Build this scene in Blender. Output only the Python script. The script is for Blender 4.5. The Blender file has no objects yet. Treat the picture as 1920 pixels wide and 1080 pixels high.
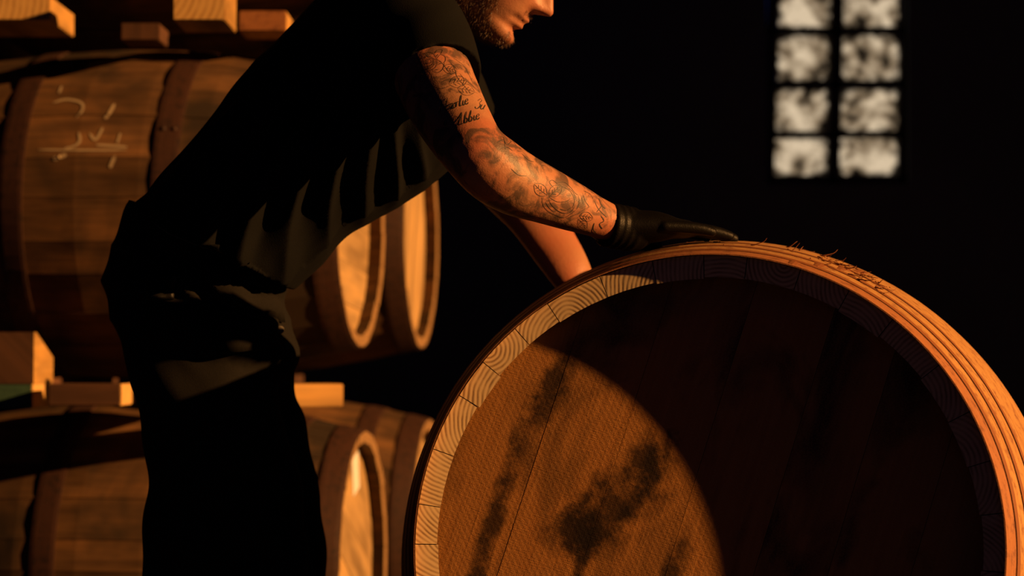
import bpy, bmesh, math, random
import numpy as np
from mathutils import Vector, Matrix
from mathutils.bvhtree import BVHTree
R = math.radians
random.seed(7)
scene = bpy.context.scene
col = scene.collection

# ------------------------------------------------------------------ camera
FPX, PITCH, EYE = 3600.0, R(2.0), 0.90
cam_d = bpy.data.cameras.new('camera'); cam = bpy.data.objects.new('camera', cam_d); col.objects.link(cam)
cam_d.sensor_width = 36.0; cam_d.lens = FPX / 1920 * 36.0
cam.location = (0, 0, EYE); cam.rotation_euler = (R(90) + PITCH, 0, 0)
cam_d.clip_start = 0.05
cam_d.dof.use_dof = True; cam_d.dof.focus_distance = 2.66; cam_d.dof.aperture_fstop = 3.6
scene.camera = cam
CX, CU, CF = Vector((1, 0, 0)), Vector((0, -math.sin(PITCH), math.cos(PITCH))), Vector((0, math.cos(PITCH), math.sin(PITCH)))
EYEV = Vector((0, 0, EYE))
def at(px, py, d):
    return EYEV + CF * d + CX * ((px - 960) / FPX * d) + CU * ((540 - py) / FPX * d)

# ------------------------------------------------------------------ light
world = bpy.data.worlds.new('world'); scene.world = world; world.use_nodes = True
bg = world.node_tree.nodes['Background']; bg.inputs[0].default_value = (0.022, 0.075, 0.42, 1); bg.inputs[1].default_value = 0.085
sun_d = bpy.data.lights.new('sun', 'SUN'); sun = bpy.data.objects.new('sun', sun_d); col.objects.link(sun)
sun_d.energy = 8.6; sun_d.angle = R(0.6); sun_d.color = (1.0, 0.45, 0.125)
SUN = Vector((0.921, -0.279, 0.270)).normalized()
sun.rotation_euler = SUN.to_track_quat('Z', 'Y').to_euler(); sun.location = SUN * 12
scene.view_settings.view_transform = 'Standard'; scene.view_settings.look = 'None'
scene.view_settings.gamma = 1; scene.view_settings.use_curve_mapping = False
scene.view_settings.exposure = 0.0

# ------------------------------------------------------------------ node helper
ALB = 0.62
class NT:
    def __init__(s, name):
        s.m = bpy.data.materials.new(name); s.m.use_nodes = True; s.t = s.m.node_tree
        s.b = s.t.nodes['Principled BSDF']
    def n(s, kind, ins=None, **kw):
        o = s.t.nodes.new(kind)
        for k, v in kw.items(): setattr(o, k, v)
        for k, v in (ins or {}).items(): s.put(o.inputs[k], v)
        return o
    def put(s, sock, v):
        if isinstance(v, bpy.types.NodeSocket): s.t.links.new(v, sock)
        else: sock.default_value = v
    def math(s, op, a, b=0.0, c=None):
        o = s.n('ShaderNodeMath', operation=op); s.put(o.inputs[0], a); s.put(o.inputs[1], b)
        if c is not None: s.put(o.inputs[2], c)
        return o.outputs[0]
    def vmul(s, v, k):
        o = s.n('ShaderNodeVectorMath', operation='MULTIPLY'); s.put(o.inputs[0], v); s.put(o.inputs[1], k); return o.outputs[0]
    def noise(s, v, scale, detail=3, rough=.5, dist=0):
        return s.n('ShaderNodeTexNoise', {'Vector': v, 'Scale': scale, 'Detail': detail, 'Roughness': rough, 'Distortion': dist}).outputs[0]
    def ramp(s, f, stops):
        o = s.n('ShaderNodeValToRGB', {'Fac': f}); e = o.color_ramp.elements
        while len(e) < len(stops): e.new(0.5)
        for i, (p, c) in enumerate(stops): e[i].position = p; e[i].color = (*c, 1) if len(c) == 3 else c
        return o.outputs[0]
    def mix(s, f, a, b, mode='MIX'):
        o = s.n('ShaderNodeMix', data_type='RGBA', blend_type=mode); s.put(o.inputs[0], f)
        s.put(o.inputs[6], a if isinstance(a, bpy.types.NodeSocket) else (*a, 1)); s.put(o.inputs[7], b if isinstance(b, bpy.types.NodeSocket) else (*b, 1)); return o.outputs[2]
    def bump(s, h, strength, dist):
        o = s.n('ShaderNodeBump', {'Height': h, 'Strength': strength, 'Distance': dist}); s.put(s.b.inputs['Normal'], o.outputs[0])
    def out(s, color=None, rough=.6, metal=0, spec=.5):
        if color is not None:
            if isinstance(color, bpy.types.NodeSocket): s.put(s.b.inputs['Base Color'], s.mix(1.0, color, (ALB, ALB, ALB), 'MULTIPLY'))
            else: s.put(s.b.inputs['Base Color'], (color[0] * ALB, color[1] * ALB, color[2] * ALB, 1))
        s.put(s.b.inputs['Roughness'], rough); s.put(s.b.inputs['Metallic'], metal); s.put(s.b.inputs['Specular IOR Level'], spec)
        return s.m
    def uv(s): return s.n('ShaderNodeTexCoord').outputs['UV']
    def obj(s): return s.n('ShaderNodeTexCoord').outputs['Object']
    def rnd(s): return s.n('ShaderNodeObjectInfo').outputs['Random']

def wood(name, dark, light, scale=1.0, bumpd=.0006, stain=None, rough=.75, var=.5):
    """wood with the grain along the V direction of the UV map (UV in metres)"""
    m = NT(name); uv = m.uv()
    g = m.noise(m.vmul(uv, (170 * scale, 6 * scale, 1)), 1, 4, .6, .4)
    b = m.noise(m.vmul(uv, (14 * scale, 3 * scale, 1)), 1, 3, .6)
    c = m.mix(g, dark, light)
    c = m.mix(m.ramp(b, [(.3, (.45, .42, .4)), (.7, (1.15, 1.1, 1.0))]), (0, 0, 0), c, 'MIX') if False else m.mix(1.0, c, m.ramp(b, [(.3, (.34, .31, .29)), (.5, (.8, .76, .7)), (.7, (1.3, 1.15, .9))]), 'MULTIPLY')
    r = m.rnd(); k = m.math('MULTIPLY_ADD', r, var, 1 - var * .6)
    cc = m.n('ShaderNodeCombineColor', {0: k, 1: k, 2: k}).outputs[0]
    c = m.mix(1.0, c, cc, 'MULTIPLY')
    if stain:
        s = m.noise(m.obj(), 2.6, 4, .65, .3)
        c = m.mix(m.ramp(s, [(.42, (0, 0, 0)), (.6, (1, 1, 1))]), c, stain)
    h = m.math('ADD', m.math('MULTIPLY', g, .7), m.math('MULTIPLY', m.noise(m.vmul(uv, (420, 60, 1)), 1, 2), .3))
    m.bump(h, .8, bumpd)
    return m.out(c, rough, 0, .25)

def endgrain(name, dark, light, freq=330):
    m = NT(name); uv = m.uv()
    wob = m.noise(m.vmul(uv, (25, 25, 1)), 1, 2)
    ln = m.n('ShaderNodeVectorMath', operation='LENGTH'); m.put(ln.inputs[0], uv)
    d = m.math('ADD', ln.outputs['Value'], m.math('MULTIPLY', wob, .006))
    w = m.math('SINE', m.math('MULTIPLY', d, freq * 3.0))
    w = m.math('MULTIPLY_ADD', w, .5, .5)
    fine = m.noise(m.vmul(uv, (900, 900, 1)), 1, 2)
    f = m.math('ADD', m.math('MULTIPLY', w, .8), m.math('MULTIPLY', fine, .25))
    blot = m.noise(m.vmul(uv, (30, 30, 1)), 1, 3)
    amp = m.ramp(blot, [(.3, (.25, .25, .25)), (.62, (1, 1, 1))])
    f = m.math('MULTIPLY', m.math('POWER', f, 1.6), amp)
    c = m.mix(f, light, dark)
    m.bump(m.math('MULTIPLY', f, -1.0), .5, .0005)
    return m.out(c, .8, 0, .2)

M = {}
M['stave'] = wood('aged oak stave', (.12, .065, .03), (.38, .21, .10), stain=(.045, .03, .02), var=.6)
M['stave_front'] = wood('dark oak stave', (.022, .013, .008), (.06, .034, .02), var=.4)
M['chime'] = endgrain('fresh sawn oak end grain', (.34, .20, .09), (.98, .74, .42))
M['head_pale'] = wood('pale oak head board', (.50, .34, .16), (.76, .56, .32), .6, .0004, var=.25)
M['beam'] = wood('pale softwood beam', (.68, .38, .11), (.98, .64, .25), .7, .0005, var=.3)
M['beam_dark'] = wood('weathered dark plank', (.10, .05, .035), (.22, .11, .07), .7, .0005, var=.3)
m = NT('green painted wood'); m.bump(m.noise(m.obj(), 90, 3), .5, .001)
M['green'] = m.out(m.mix(m.noise(m.obj(), 40, 4), (.02, .07, .05), (.06, .15, .09)), .7)
m = NT('end grain of beam'); M['beam_end'] = endgrain('sawn beam end grain', (.62, .34, .11), (.95, .60, .22), 150)

# rusty hoops: coordinates are UV = (distance round, distance across)
def hoop_mat(name, a, b, c3, bumpd=.0004, flank=0, flankc=(.34, .12, .04)):
    m = NT(name); uv = m.uv()
    streak = m.noise(m.vmul(uv, (9, 420, 1)), 1, 3, .6)
    spots = m.noise(m.obj(), 60, 4, .65)
    c = m.mix(m.ramp(streak, [(.35, (0, 0, 0)), (.65, (1, 1, 1))]), a, b)
    c = m.mix(m.ramp(spots, [(.5, (0, 0, 0)), (.72, (1, 1, 1))]), c, c3)
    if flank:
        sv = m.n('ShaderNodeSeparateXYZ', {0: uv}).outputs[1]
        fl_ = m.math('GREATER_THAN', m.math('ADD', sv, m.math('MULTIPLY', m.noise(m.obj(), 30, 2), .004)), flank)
        c = m.mix(fl_, flankc, c)  # front flank browned to stand for shading across the rounded hoop
    m.bump(m.math('ADD', m.math('MULTIPLY', streak, .5), m.noise(m.obj(), 500, 2)), .7, bumpd)
    return m.out(c, .62, .0, .35)
M['hoop_rust'] = hoop_mat('rusted hoop iron', (.42, .16, .06), (.60, .25, .10), (.22, .08, .04))
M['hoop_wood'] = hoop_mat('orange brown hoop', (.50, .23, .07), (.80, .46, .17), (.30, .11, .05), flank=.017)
M['hoop_dark'] = hoop_mat('dark hoop iron', (.050, .020, .014), (.085, .034, .022), (.02, .012, .012))

# barrel head of the front cask: coordinates are UV in metres (across the boards, along the boards)
m = NT('stained oak barrel head'); uv = m.uv(); ob = m.obj()
g = m.noise(m.vmul(uv, (120, 7, 1)), 1, 4, .6, .5)
saw = m.n('ShaderNodeTexWave', {'Vector': m.vmul(uv, (1, 1, 1)), 'Scale': 62.0, 'Distortion': 5.0, 'Detail': 3.0, 'Detail Scale': 12.0}, wave_type='BANDS', bands_direction='DIAGONAL').outputs[1]
saw2 = m.noise(m.vmul(uv, (45, 620, 1)), 1, 3, .7, .5)
fine = m.noise(m.obj(), 380, 3, .7)
b = m.noise(m.vmul(uv, (7, 3.2, 1)), 1.2, 4, .6, .6)
c = m.mix(g, (.56, .21, .045), (.95, .44, .115))
c = m.mix(m.ramp(b, [(.50, (0, 0, 0)), (.68, (1, 1, 1))]), c, (.085, .04, .018))
c = m.mix(m.math('MULTIPLY', m.ramp(fine, [(.45, (0, 0, 0)), (.62, (1, 1, 1))]), .35), c, (.75, .42, .16))
sep = m.n('ShaderNodeSeparateXYZ', {0: ob})
# a soot-dark patch with a shape of its own (object coordinates of the head: x right, y up)
def blob(cx, cy, ax, ay, ang):
    dx = m.math('SUBTRACT', sep.outputs[0], cx); dy = m.math('SUBTRACT', sep.outputs[2], cy)
    ca, sa = math.cos(ang), math.sin(ang)
    p = m.math('DIVIDE', m.math('ADD', m.math('MULTIPLY', dx, ca), m.math('MULTIPLY', dy, sa)), ax)
    q = m.math('DIVIDE', m.math('ADD', m.math('MULTIPLY', dx, -sa), m.math('MULTIPLY', dy, ca)), ay)
    d = m.math('ADD', m.math('MULTIPLY', p, p), m.math('MULTIPLY', q, q))
    d = m.math('ADD', d, m.math('MULTIPLY', m.math('SUBTRACT', m.noise(ob, 17, 5, .7), .5), 3.4))
    return m.ramp(d, [(.1, (1, 1, 1)), (1.25, (0, 0, 0))])
for args in ((-.125, .055, .13, .055, R(50)), (-.185, .01, .06, .04, R(20)), (-.085, .085, .09, .02, R(62)), (-.30, .02, .2, .018, R(74)), (-.05, -.06, .10, .02, R(75)), (-.23, .20, .10, .03, R(60)), (-.17, -.02, .06, .012, R(80))):
    c = m.mix(m.math('MULTIPLY', blob(*args), .88), c, (.030, .019, .014))
h = m.math('ADD', m.math('MULTIPLY', saw, .10), m.math('MULTIPLY', saw2, .5)); h = m.math('ADD', h, m.math('MULTIPLY', fine, .2)); h = m.math('ADD', h, m.math('MULTIPLY', g, .4))
m.bump(h, .75, .0016)
M['head_front'] = m.out(c, .8, 0, .2)

# cloth, skin, glove
def cloth(name, a, b, sc, bd, rough=.9, wr=0, sp=.10):
    m = NT(name); o = m.obj()
    f = m.noise(o, sc, 3); h = m.noise(o, sc * 2.2, 2)
    if wr: h = m.math('ADD', m.math('MULTIPLY', h, .12), m.noise(m.vmul(o, (1, 1, 1)), wr, 3, .5, .6))
    m.bump(h, .6, bd)
    m.put(m.b.inputs['Sheen Weight'], .0); m.put(m.b.inputs['Sheen Roughness'], .5)
    return m.out(m.mix(f, a, b), rough, 0, sp)
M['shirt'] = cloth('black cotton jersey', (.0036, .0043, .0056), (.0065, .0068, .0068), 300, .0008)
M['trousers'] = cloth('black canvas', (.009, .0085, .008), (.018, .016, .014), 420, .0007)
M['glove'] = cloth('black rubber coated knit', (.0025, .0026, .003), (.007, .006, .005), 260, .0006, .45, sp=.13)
M['boot'] = cloth('black leather', (.01, .009, .008), (.02, .018, .016), 60, .0006, .45)
M['stitch'] = NT('grey stitching').out((.16, .14, .11), .8)
M['ink'] = NT('tattoo ink').out((.05, .045, .04), .5)
m = NT('paper'); M['paper'] = m.out(m.mix(m.noise(m.obj(), 30, 3), (.8, .86, .95), (1, 1.05, 1.15)), .8)
M['chalk'] = NT('chalk').out((.62, .50, .34), .95, 0, .1)
m = NT('brown beard hair'); M['hair'] = m.out(m.mix(m.noise(m.obj(), 700, 1), (.06, .03, .015), (.26, .13, .06)), .5)
m = NT('eye'); M['eye'] = m.out((.55, .5, .45), .15)

m = NT('tattooed skin'); ob = m.obj()
red = m.noise(ob, 9, 3, .55); por = m.noise(ob, 520, 2, .6)
c = m.mix(m.ramp(red, [(.35, (0, 0, 0)), (.68, (1, 1, 1))]), (.60, .30, .17), (.62, .20, .11))
c = m.mix(m.math('MULTIPLY', por, .25), c, (.40, .17, .09))
at_ = m.n('ShaderNodeAttribute', attribute_name='ink').outputs['Fac']
smk = m.noise(ob, 34, 4, .6, .8)
smk = m.ramp(smk, [(.45, (0, 0, 0)), (.58, (1, 1, 1))])
c = m.mix(m.math('MULTIPLY', m.math('MULTIPLY', smk, at_), .85), c, (.10, .07, .055))
stb = m.n('ShaderNodeAttribute', attribute_name='stubble').outputs['Fac']
c = m.mix(m.math('MULTIPLY', stb, m.math('MULTIPLY_ADD', m.noise(ob, 330, 3, .7), .45, .12)), c, (.16, .075, .035))
m.put(m.b.inputs['Subsurface Weight'], .05); m.put(m.b.inputs['Subsurface Radius'], (1, .35, .2)); m.put(m.b.inputs['Subsurface Scale'], .004)
m.bump(m.math('ADD', por, m.math('MULTIPLY', m.noise(ob, 150, 3), 1.2)), .5, .0006)
M['skin'] = m.out(c, .48, 0, .4)

m = NT('dark rubble wall plaster'); m.bump(m.noise(m.obj(), 5, 6, .65), .8, .03)
M['wall'] = m.out(m.mix(m.noise(m.obj(), 2.4, 5), (.08, .11, .15), (.13, .17, .22)), .95, 0, .1)
m = NT('light absorbing wall'); m.bump(m.noise(m.obj(), 5, 6, .65), .8, .03)
M['wall_absorb'] = m.out(m.mix(m.noise(m.obj(), 2.4, 5), (.006, .006, .007), (.014, .014, .016)), .95, 0, .05)  # unseen left wall kept near black to cut warm bounce light
m = NT('dusty concrete floor'); m.bump(m.noise(m.obj(), 30, 5), .5, .004)
M['floor'] = m.out(m.mix(m.noise(m.obj(), 3, 5), (.008, .007, .007), (.018, .016, .015)), .9)
M['frame'] = NT('black window bar').out((.01, .01, .012), .7)
# grimy panes glowing with the daylight behind them
m = NT('grimy backlit pane'); o = m.obj(); gen = m.n('ShaderNodeTexCoord').outputs['Generated']
r = m.rnd(); rv = m.n('ShaderNodeCombineXYZ', {0: m.math('MULTIPLY', r, 37.0), 1: 0.0, 2: m.math('MULTIPLY', r, 11.0)}).outputs[0]
ad = m.n('ShaderNodeVectorMath', operation='ADD'); m.put(ad.inputs[0], o); m.put(ad.inputs[1], rv)
big = m.noise(ad.outputs[0], 9, 2, .5, .3); sml = m.noise(ad.outputs[0], 30, 2, .5)
dirt = m.ramp(m.math('ADD', m.math('MULTIPLY', big, .75), m.math('MULTIPLY', sml, .25)), [(.38, (.02, .014, .008)), (.46, (.34, .24, .14)), (.60, (1.0, .78, .52))])
sg = m.n('ShaderNodeSeparateXYZ', {0: gen})
def edge(v):
    a = m.math('MULTIPLY', m.math('MULTIPLY', v, m.math('SUBTRACT', 1.0, v)), 4.0)
    return a
ed = m.math('MULTIPLY', m.math('POWER', edge(sg.outputs[0]), .35), m.math('POWER', edge(sg.outputs[2]), .35))
ed = m.math('ADD', ed, m.math('MULTIPLY', m.math('SUBTRACT', sml, .5), .9))
ed = m.ramp(ed, [(.35, (.02, .02, .02)), (.75, (1, 1, 1))])
e = m.mix(1.0, dirt, ed, 'MULTIPLY')
m.put(m.b.inputs['Emission Color'], e); m.put(m.b.inputs['Emission Strength'], .68)
M['pane'] = m.out((.03, .03, .03), .5)

# ------------------------------------------------------------------ mesh helpers
def link(name, verts, faces, mats, parent=None, uvs=None, fm=None, smooth=False):
    me = bpy.data.meshes.new(name); me.from_pydata([tuple(v) for v in verts], [], faces); me.update()
    for mm in (mats if isinstance(mats, (list, tuple)) else [mats]): me.materials.append(mm)
    if fm: me.polygons.foreach_set('material_index', fm)
    if uvs:
        l = me.uv_layers.new(name='UVMap'); flat = []
        for f in uvs:
            for u in f: flat += [u[0], u[1]]
        l.data.foreach_set('uv', flat)
    if smooth: me.polygons.foreach_set('use_smooth', [True] * len(me.polygons))
    o = bpy.data.objects.new(name, me); col.objects.link(o)
    if parent: o.parent = parent
    return o
def fix(o):
    bm = bmesh.new(); bm.from_mesh(o.data); bmesh.ops.recalc_face_normals(bm, faces=bm.faces); bm.to_mesh(o.data); bm.free(); return o
def tag(o, label=None, cat=None, group=None, kind=None):
    if label: o['label'] = label
    if cat: o['category'] = cat
    if group: o['group'] = group
    if kind: o['kind'] = kind
    return o
def empty(name, mat=Matrix()):
    o = bpy.data.objects.new(name, None); o.empty_display_size = .1; col.objects.link(o); o.matrix_world = mat; return o
def box(name, x0, x1, y0, y1, z0, z1, mt, parent=None, bev=0.0, matx=None, end=None):
    """box with metre UVs, grain along its longest side"""
    bm = bmesh.new(); bmesh.ops.create_cube(bm, size=1)
    for v in bm.verts: v.co = Vector(((v.co.x + .5) * (x1 - x0) + x0, (v.co.y + .5) * (y1 - y0) + y0, (v.co.z + .5) * (z1 - z0) + z0))
    if bev: bmesh.ops.bevel(bm, geom=bm.edges[:], offset=bev, segments=2, affect='EDGES')
    dims = (x1 - x0, y1 - y0, z1 - z0); L = max(range(3), key=lambda i: dims[i])
    ul = bm.loops.layers.uv.new('UVMap'); off = random.random() * 5; ro = (random.uniform(.02, .08), random.uniform(-.1, -.03))
    for f in bm.faces:
        n = f.normal; a = max(range(3), key=lambda i: abs(n[i])); isend = end is not None and a == L
        if isend: f.material_index = 1
        o2 = [i for i in range(3) if i != a]
        for lp in f.loops:
            c = lp.vert.co
            if a == L: lp[ul].uv = (c[o2[0]] - x0 + ro[0] if o2[0] == 0 else c[o2[0]] + ro[0], c[o2[1]] - z0 + ro[1])
            else:
                i2 = [i for i in o2 if i != L][0]; lp[ul].uv = (c[i2] + off, c[L])
    if matx: bm.transform(matx)
    me = bpy.data.meshes.new(name); bm.to_mesh(me); bm.free(); me.materials.append(mt)
    if end is not None: me.materials.append(end)
    o = bpy.data.objects.new(name, me); col.objects.link(o)
    if parent: o.parent = parent
    return o

# ------------------------------------------------------------------ room
ROOM = dict(x0=-4.2, x1=3.2, y0=-2.5, y1=7.5, z1=4.7)
tag(box('floor', -4.4, 3.4, -2.5, 7.7, -.1, 0, M['floor']), kind='structure')
tag(box('ceiling', -4.4, 3.4, -2.5, 7.7, 4.7, 4.8, M['wall']), kind='structure')
tag(box('wall_left', -4.4, -4.2, -2.5, 7.7, 0, 4.7, M['wall_absorb']), kind='structure')
# right wall with a tall open doorway that lets the low sun in
wr = tag(empty('wall_right', Matrix()), kind='structure')
box('wall_section', 3.2, 3.4, -2.5, .3, 0, 4.7, M['wall'], wr); box('wall_section', 3.2, 3.4, 5.0, 7.7, 0, 4.7, M['wall'], wr)
box('lintel', 3.2, 3.4, .3, 5.0, 4.3, 4.7, M['wall'], wr)
# back wall round the window
WX0, WX1, WZ0, WZ1 = 1.00, 1.555, 1.57, 2.62
wb = tag(empty('wall_back', Matrix()), kind='structure')
box('wall_section', -4.2, WX0, 7.5, 7.7, 0, 4.7, M['wall'], wb); box('wall_section', WX1, 3.2, 7.5, 7.7, 0, 4.7, M['wall'], wb)
box('wall_section', WX0, WX1, 7.5, 7.7, 0, WZ0, M['wall'], wb); box('wall_section', WX0, WX1, 7.5, 7.7, WZ1, 4.7, M['wall'], wb)
win = tag(empty('window_1', Matrix()), kind='structure')
WD = 7.52
def wp(px, py): p = at(px, py, WD / math.cos(PITCH)); return p.x, p.z
rows = [(-112, -38, 1468, 1566, 1586, 1694), (-26, 47, 1466, 1564, 1585, 1693), (60, 146, 1463, 1561, 1582, 1692), (164, 246, 1458, 1557, 1579, 1690), (254, 326, 1449, 1555, 1575, 1688)]
lastx = 0
for (ya, yb, a0, a1, b0, b1) in rows:
    for (p0, p1) in ((a0, a1), (b0, b1)):
        x0, za = wp(p0, ya); x1, zb = wp(p1, yb)
        box('pane', x0 - .004, x1 + .004, 7.56, 7.566, zb - .004, za + .004, M['pane'], win)
x0, _ = wp(1446, 0); x1, _ = wp(1696, 0)
def bar(pts, w, horiz):
    v = []; f = []
    for (px, py) in pts:
        x, z = wp(px, py)
        for (dx, dy) in ((-w, 7.535), (w, 7.535), (w, 7.59), (-w, 7.59)):
            v.append((x, dy, z + dx) if horiz else (x + dx, dy, z))
    for i in range(len(pts) - 1):
        for k in range(4): a = i * 4 + k; b2 = i * 4 + (k + 1) % 4; f.append((a, b2, b2 + 4, a + 4))
    f += [(3, 2, 1, 0), tuple(len(v) - 4 + k for k in range(4))]
    fix(link('glazing_bar', v, f, M['frame'], win))
bar([(1583, -130), (1576, -30), (1574, 50), (1571, 150), (1568, 250), (1565, 345)], .022, False)
for y in (-32, 53, 155, 250): bar([(1440, y + 1), (1700, y - 1)], .013, True)
for x in (1450, 1703): bar([(x + 8, -140), (x - 6, 350)], .02 if x > 1500 else .018, False)
for y in (-125, 338): bar([(1436, y), (1712, y)], .02, True)

# ------------------------------------------------------------------ casks
def ringmesh(prof, n, r_of, mt, name, parent, circ=None, wob=0):
    """lathe a closed profile [(t, r)] about local +Y(axis) ; UV = (distance round, distance across)"""
    v = []; f = []; uv = []
    k = len(prof); acc = [0]
    for i in range(k): a = prof[i]; b = prof[(i + 1) % k]; acc.append(acc[-1] + math.hypot(a[0] - b[0], a[1] - b[1]))
    for j in range(n):
        th = 2 * math.pi * j / n
        for (t, r) in prof: v.append((r * math.cos(th), t, r * math.sin(th)))
    rr = prof[0][1]
    for j in range(n):
        j2 = (j + 1) % n
        for i in range(k):
            i2 = (i + 1) % k
            f.append((j * k + i, j * k + i2, j2 * k + i2, j2 * k + i))
            u0, u1 = rr * 2 * math.pi * j / n, rr * 2 * math.pi * (j + 1) / n
            uv.append(((u0, acc[i]), (u0, acc[i + 1]), (u1, acc[i + 1]), (u1, acc[i])))
    o = link(name, v, f, mt, parent, uv, smooth=False)
    return fix(o)
def cask(name, Rh, Rb, L, ns, th, hoops, mt, recess=.045, segs=10, sub=2, nh=96, seed=1, front=False, gap=.0012):
    """cask along local +Y from the near end (y=0); near head faces -Y"""
    rnd = random.Random(seed)
    root = empty(name)
    def rad(t): return Rh + (Rb - Rh) * (1 - (1 - 2 * t / L) ** 2)
    ws = [rnd.uniform(.75, 1.25) for _ in range(ns)]; tot = sum(ws); a = 0.3
    for w in ws:
        wa = w / tot * 2 * math.pi; a0, a1 = a + gap / Rh / 2, a + wa - gap / Rh / 2; a += wa
        v = []; f = []; uvs = []; fm = []
        jr = rnd.uniform(-.0012, .0012) if not front else rnd.uniform(-.0005, .0003); je = rnd.uniform(-.0012, .0012) * (.2 if front else 1)
        dth = rnd.uniform(-.002, .002)
        K = (sub + 1) * 2
        ou, ov = rnd.uniform(0, 9), rnd.uniform(0, 9)
        ang = rnd.uniform(0, 6.28); off = rnd.uniform(.03, .10); cx, cy = off * math.cos(ang), off * math.sin(ang)
        for i in range(segs + 1):
            t = L * i / segs; r = rad(t) + jr; te = t
            tin = t + (.0060 if i == 0 and front else .0026 if i == 0 else -.0026 if i == segs else 0)
            if i == 0: te += je; tin += je
            for k2 in range(sub + 1):
                aa = a0 + (a1 - a0) * k2 / sub
                v.append((r * math.cos(aa), te, r * math.sin(aa)))
            ri = r - th - dth
            if front and i in (0,): ri = r - th - dth
            for k2 in range(sub + 1):
                aa = a1 - (a1 - a0) * k2 / sub
                v.append((ri * math.cos(aa), tin, ri * math.sin(aa)))
        def puv(idx):
            i, k2 = divmod(idx, K); t = L * i / segs
            if k2 <= sub: return (ou + (a1 - a0) * k2 / sub * Rb, ov + t)
            return (ou + .2 + (a1 - a0) * (K - 1 - k2) / sub * Rb, ov + t)
        def euv(idx):
            i, k2 = divmod(idx, K)
            if k2 <= sub: return (cx + (a1 - a0) * k2 / sub * Rh, cy + th)
            return (cx + (a1 - a0) * (K - 1 - k2) / sub * Rh, cy)
        for i in range(segs):
            for k2 in range(K):
                k3 = (k2 + 1) % K
                q = (i * K + k2, (i + 1) * K + k2, (i + 1) * K + k3, i * K + k3)
                f.append(q); uvs.append([puv(x) for x in q]); fm.append(0)
        for base in (0, segs * K):
            for k2 in range(sub):
                q = (base + k2, base + k2 + 1, base + K - 2 - k2, base + K - 1 - k2)
                f.append(q); uvs.append([euv(x) for x in q]); fm.append(1)
        me_o = fix(link('stave', v, f, [mt, M['chime'] if front else M['stave_end']], root, uvs, fm))
    # heads
    for (end, hm) in ((0, M['head_front'] if front else M['head_pale']), (1, M['stave'])):
        t0 = recess if not end else L - recess - .025; Ri = rad(recess) - th + .006
        ba = R(16) if front else rnd.uniform(0, 3)
        edges = [-Ri, -.405 * .95, -.265, -.155, -.04, .075, .17, .275, Ri] if front else [-Ri + 2 * Ri * q for q in (0, .17, .35, .52, .69, .85, 1)]
        edges = sorted(e for e in edges if -Ri <= e <= Ri)
        for q in range(len(edges) - 1):
            e0, e1 = edges[q] + (.0003 if front else .0007), edges[q + 1] - (.0003 if front else .0007)
            y0 = math.sqrt(max(0, Ri * Ri - e0 * e0)); y1 = math.sqrt(max(0, Ri * Ri - e1 * e1))
            nn = 10; loop = []
            for s in range(nn + 1):
                x = e0 + (e1 - e0) * s / nn; loop.append((x, math.sqrt(max(0, Ri * Ri - x * x))))
            lo = [(x, -y) for (x, y) in reversed(loop)]
            loop = loop + lo
            dz = rnd.uniform(-.0008, .0008) * (.15 if front else 1); u0 = rnd.uniform(0, 7)
            v = []; ca, sa = math.cos(-ba), math.sin(-ba)
            for t in (0, .025):
                for (x, y) in loop: v.append((x * ca - y * sa, t0 + dz + t, x * sa + y * ca))
            n = len(loop); f = [tuple(range(n)), tuple(range(2 * n - 1, n - 1, -1))]; uvs = [[(u0 + x, y) for (x, y) in loop], [(u0 + x, y) for (x, y) in reversed(loop)]]
            for s in range(n): s2 = (s + 1) % n; f.append((s, s2, n + s2, n + s)); uvs.append([(0, 0), (0.01, 0), (0.01, .02), (0, .02)])
            bo = fix(link('head_board', v, f, hm, root, uvs))
            if front:   # keep the head's stain map in the plane of the head
                bo.data.transform(Matrix.Rotation(R(90), 4, 'X').inverted().to_4x4() @ Matrix()) if False else None
    for hi, (t0, t1, tk, hm) in enumerate(hoops):
        prof = []
        if front: prof.append((t0, rad(max(t0, 0)) - .0004))
        for s in range(7):
            t = t0 + (t1 - t0) * s / 6
            bul = (.92, 1, 1.04, 1.04, 1, .96, .85)[s] if front else (.6, 1, 1, 1, 1, 1, .6)[s]
            prof.append((t, rad(t) + .0007 + tk * bul))
        for s in ((6, 3) if front else (6, 3, 0)):
            t = t0 + (t1 - t0) * s / 6; prof.append((t, rad(t) - .0004))
        h = ringmesh(prof, nh, rad, hm, 'hoop', root)
        if not front:
            # lapped joint: rivets
            for rr_ in (-.012, .012):
                tm = (t0 + t1) / 2 + rr_; aa = 1.2 + hi * 1.9
                cpt = Vector((math.cos(aa), 0, math.sin(aa))) * (rad(tm) + tk + .001); cpt.y = tm
                vs = [cpt + Vector((math.cos(aa), 0, math.sin(aa))) * .004]; nrm = Vector((math.cos(aa), 0, math.sin(aa))); tg = Vector((-math.sin(aa), 0, math.cos(aa))); ax = Vector((0, 1, 0))
                for q in range(8): vs.append(cpt + (tg * math.cos(q * .785) + ax * math.sin(q * .785)) * .007)
                link('rivet', vs, [(0, 1 + q, 1 + (q + 1) % 8) for q in range(8)], M['hoop_dark'], h)
    return root
def copy_tree(o, parent=None):
    c = o.copy(); col.objects.link(c); c.parent = parent
    for ch in list(kids[o.name] if o.name in kids else []): copy_tree(ch, c)
    return c
M['stave_end'] = endgrain('grey end grain', (.20, .11, .05), (.42, .26, .13), 300)

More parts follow.
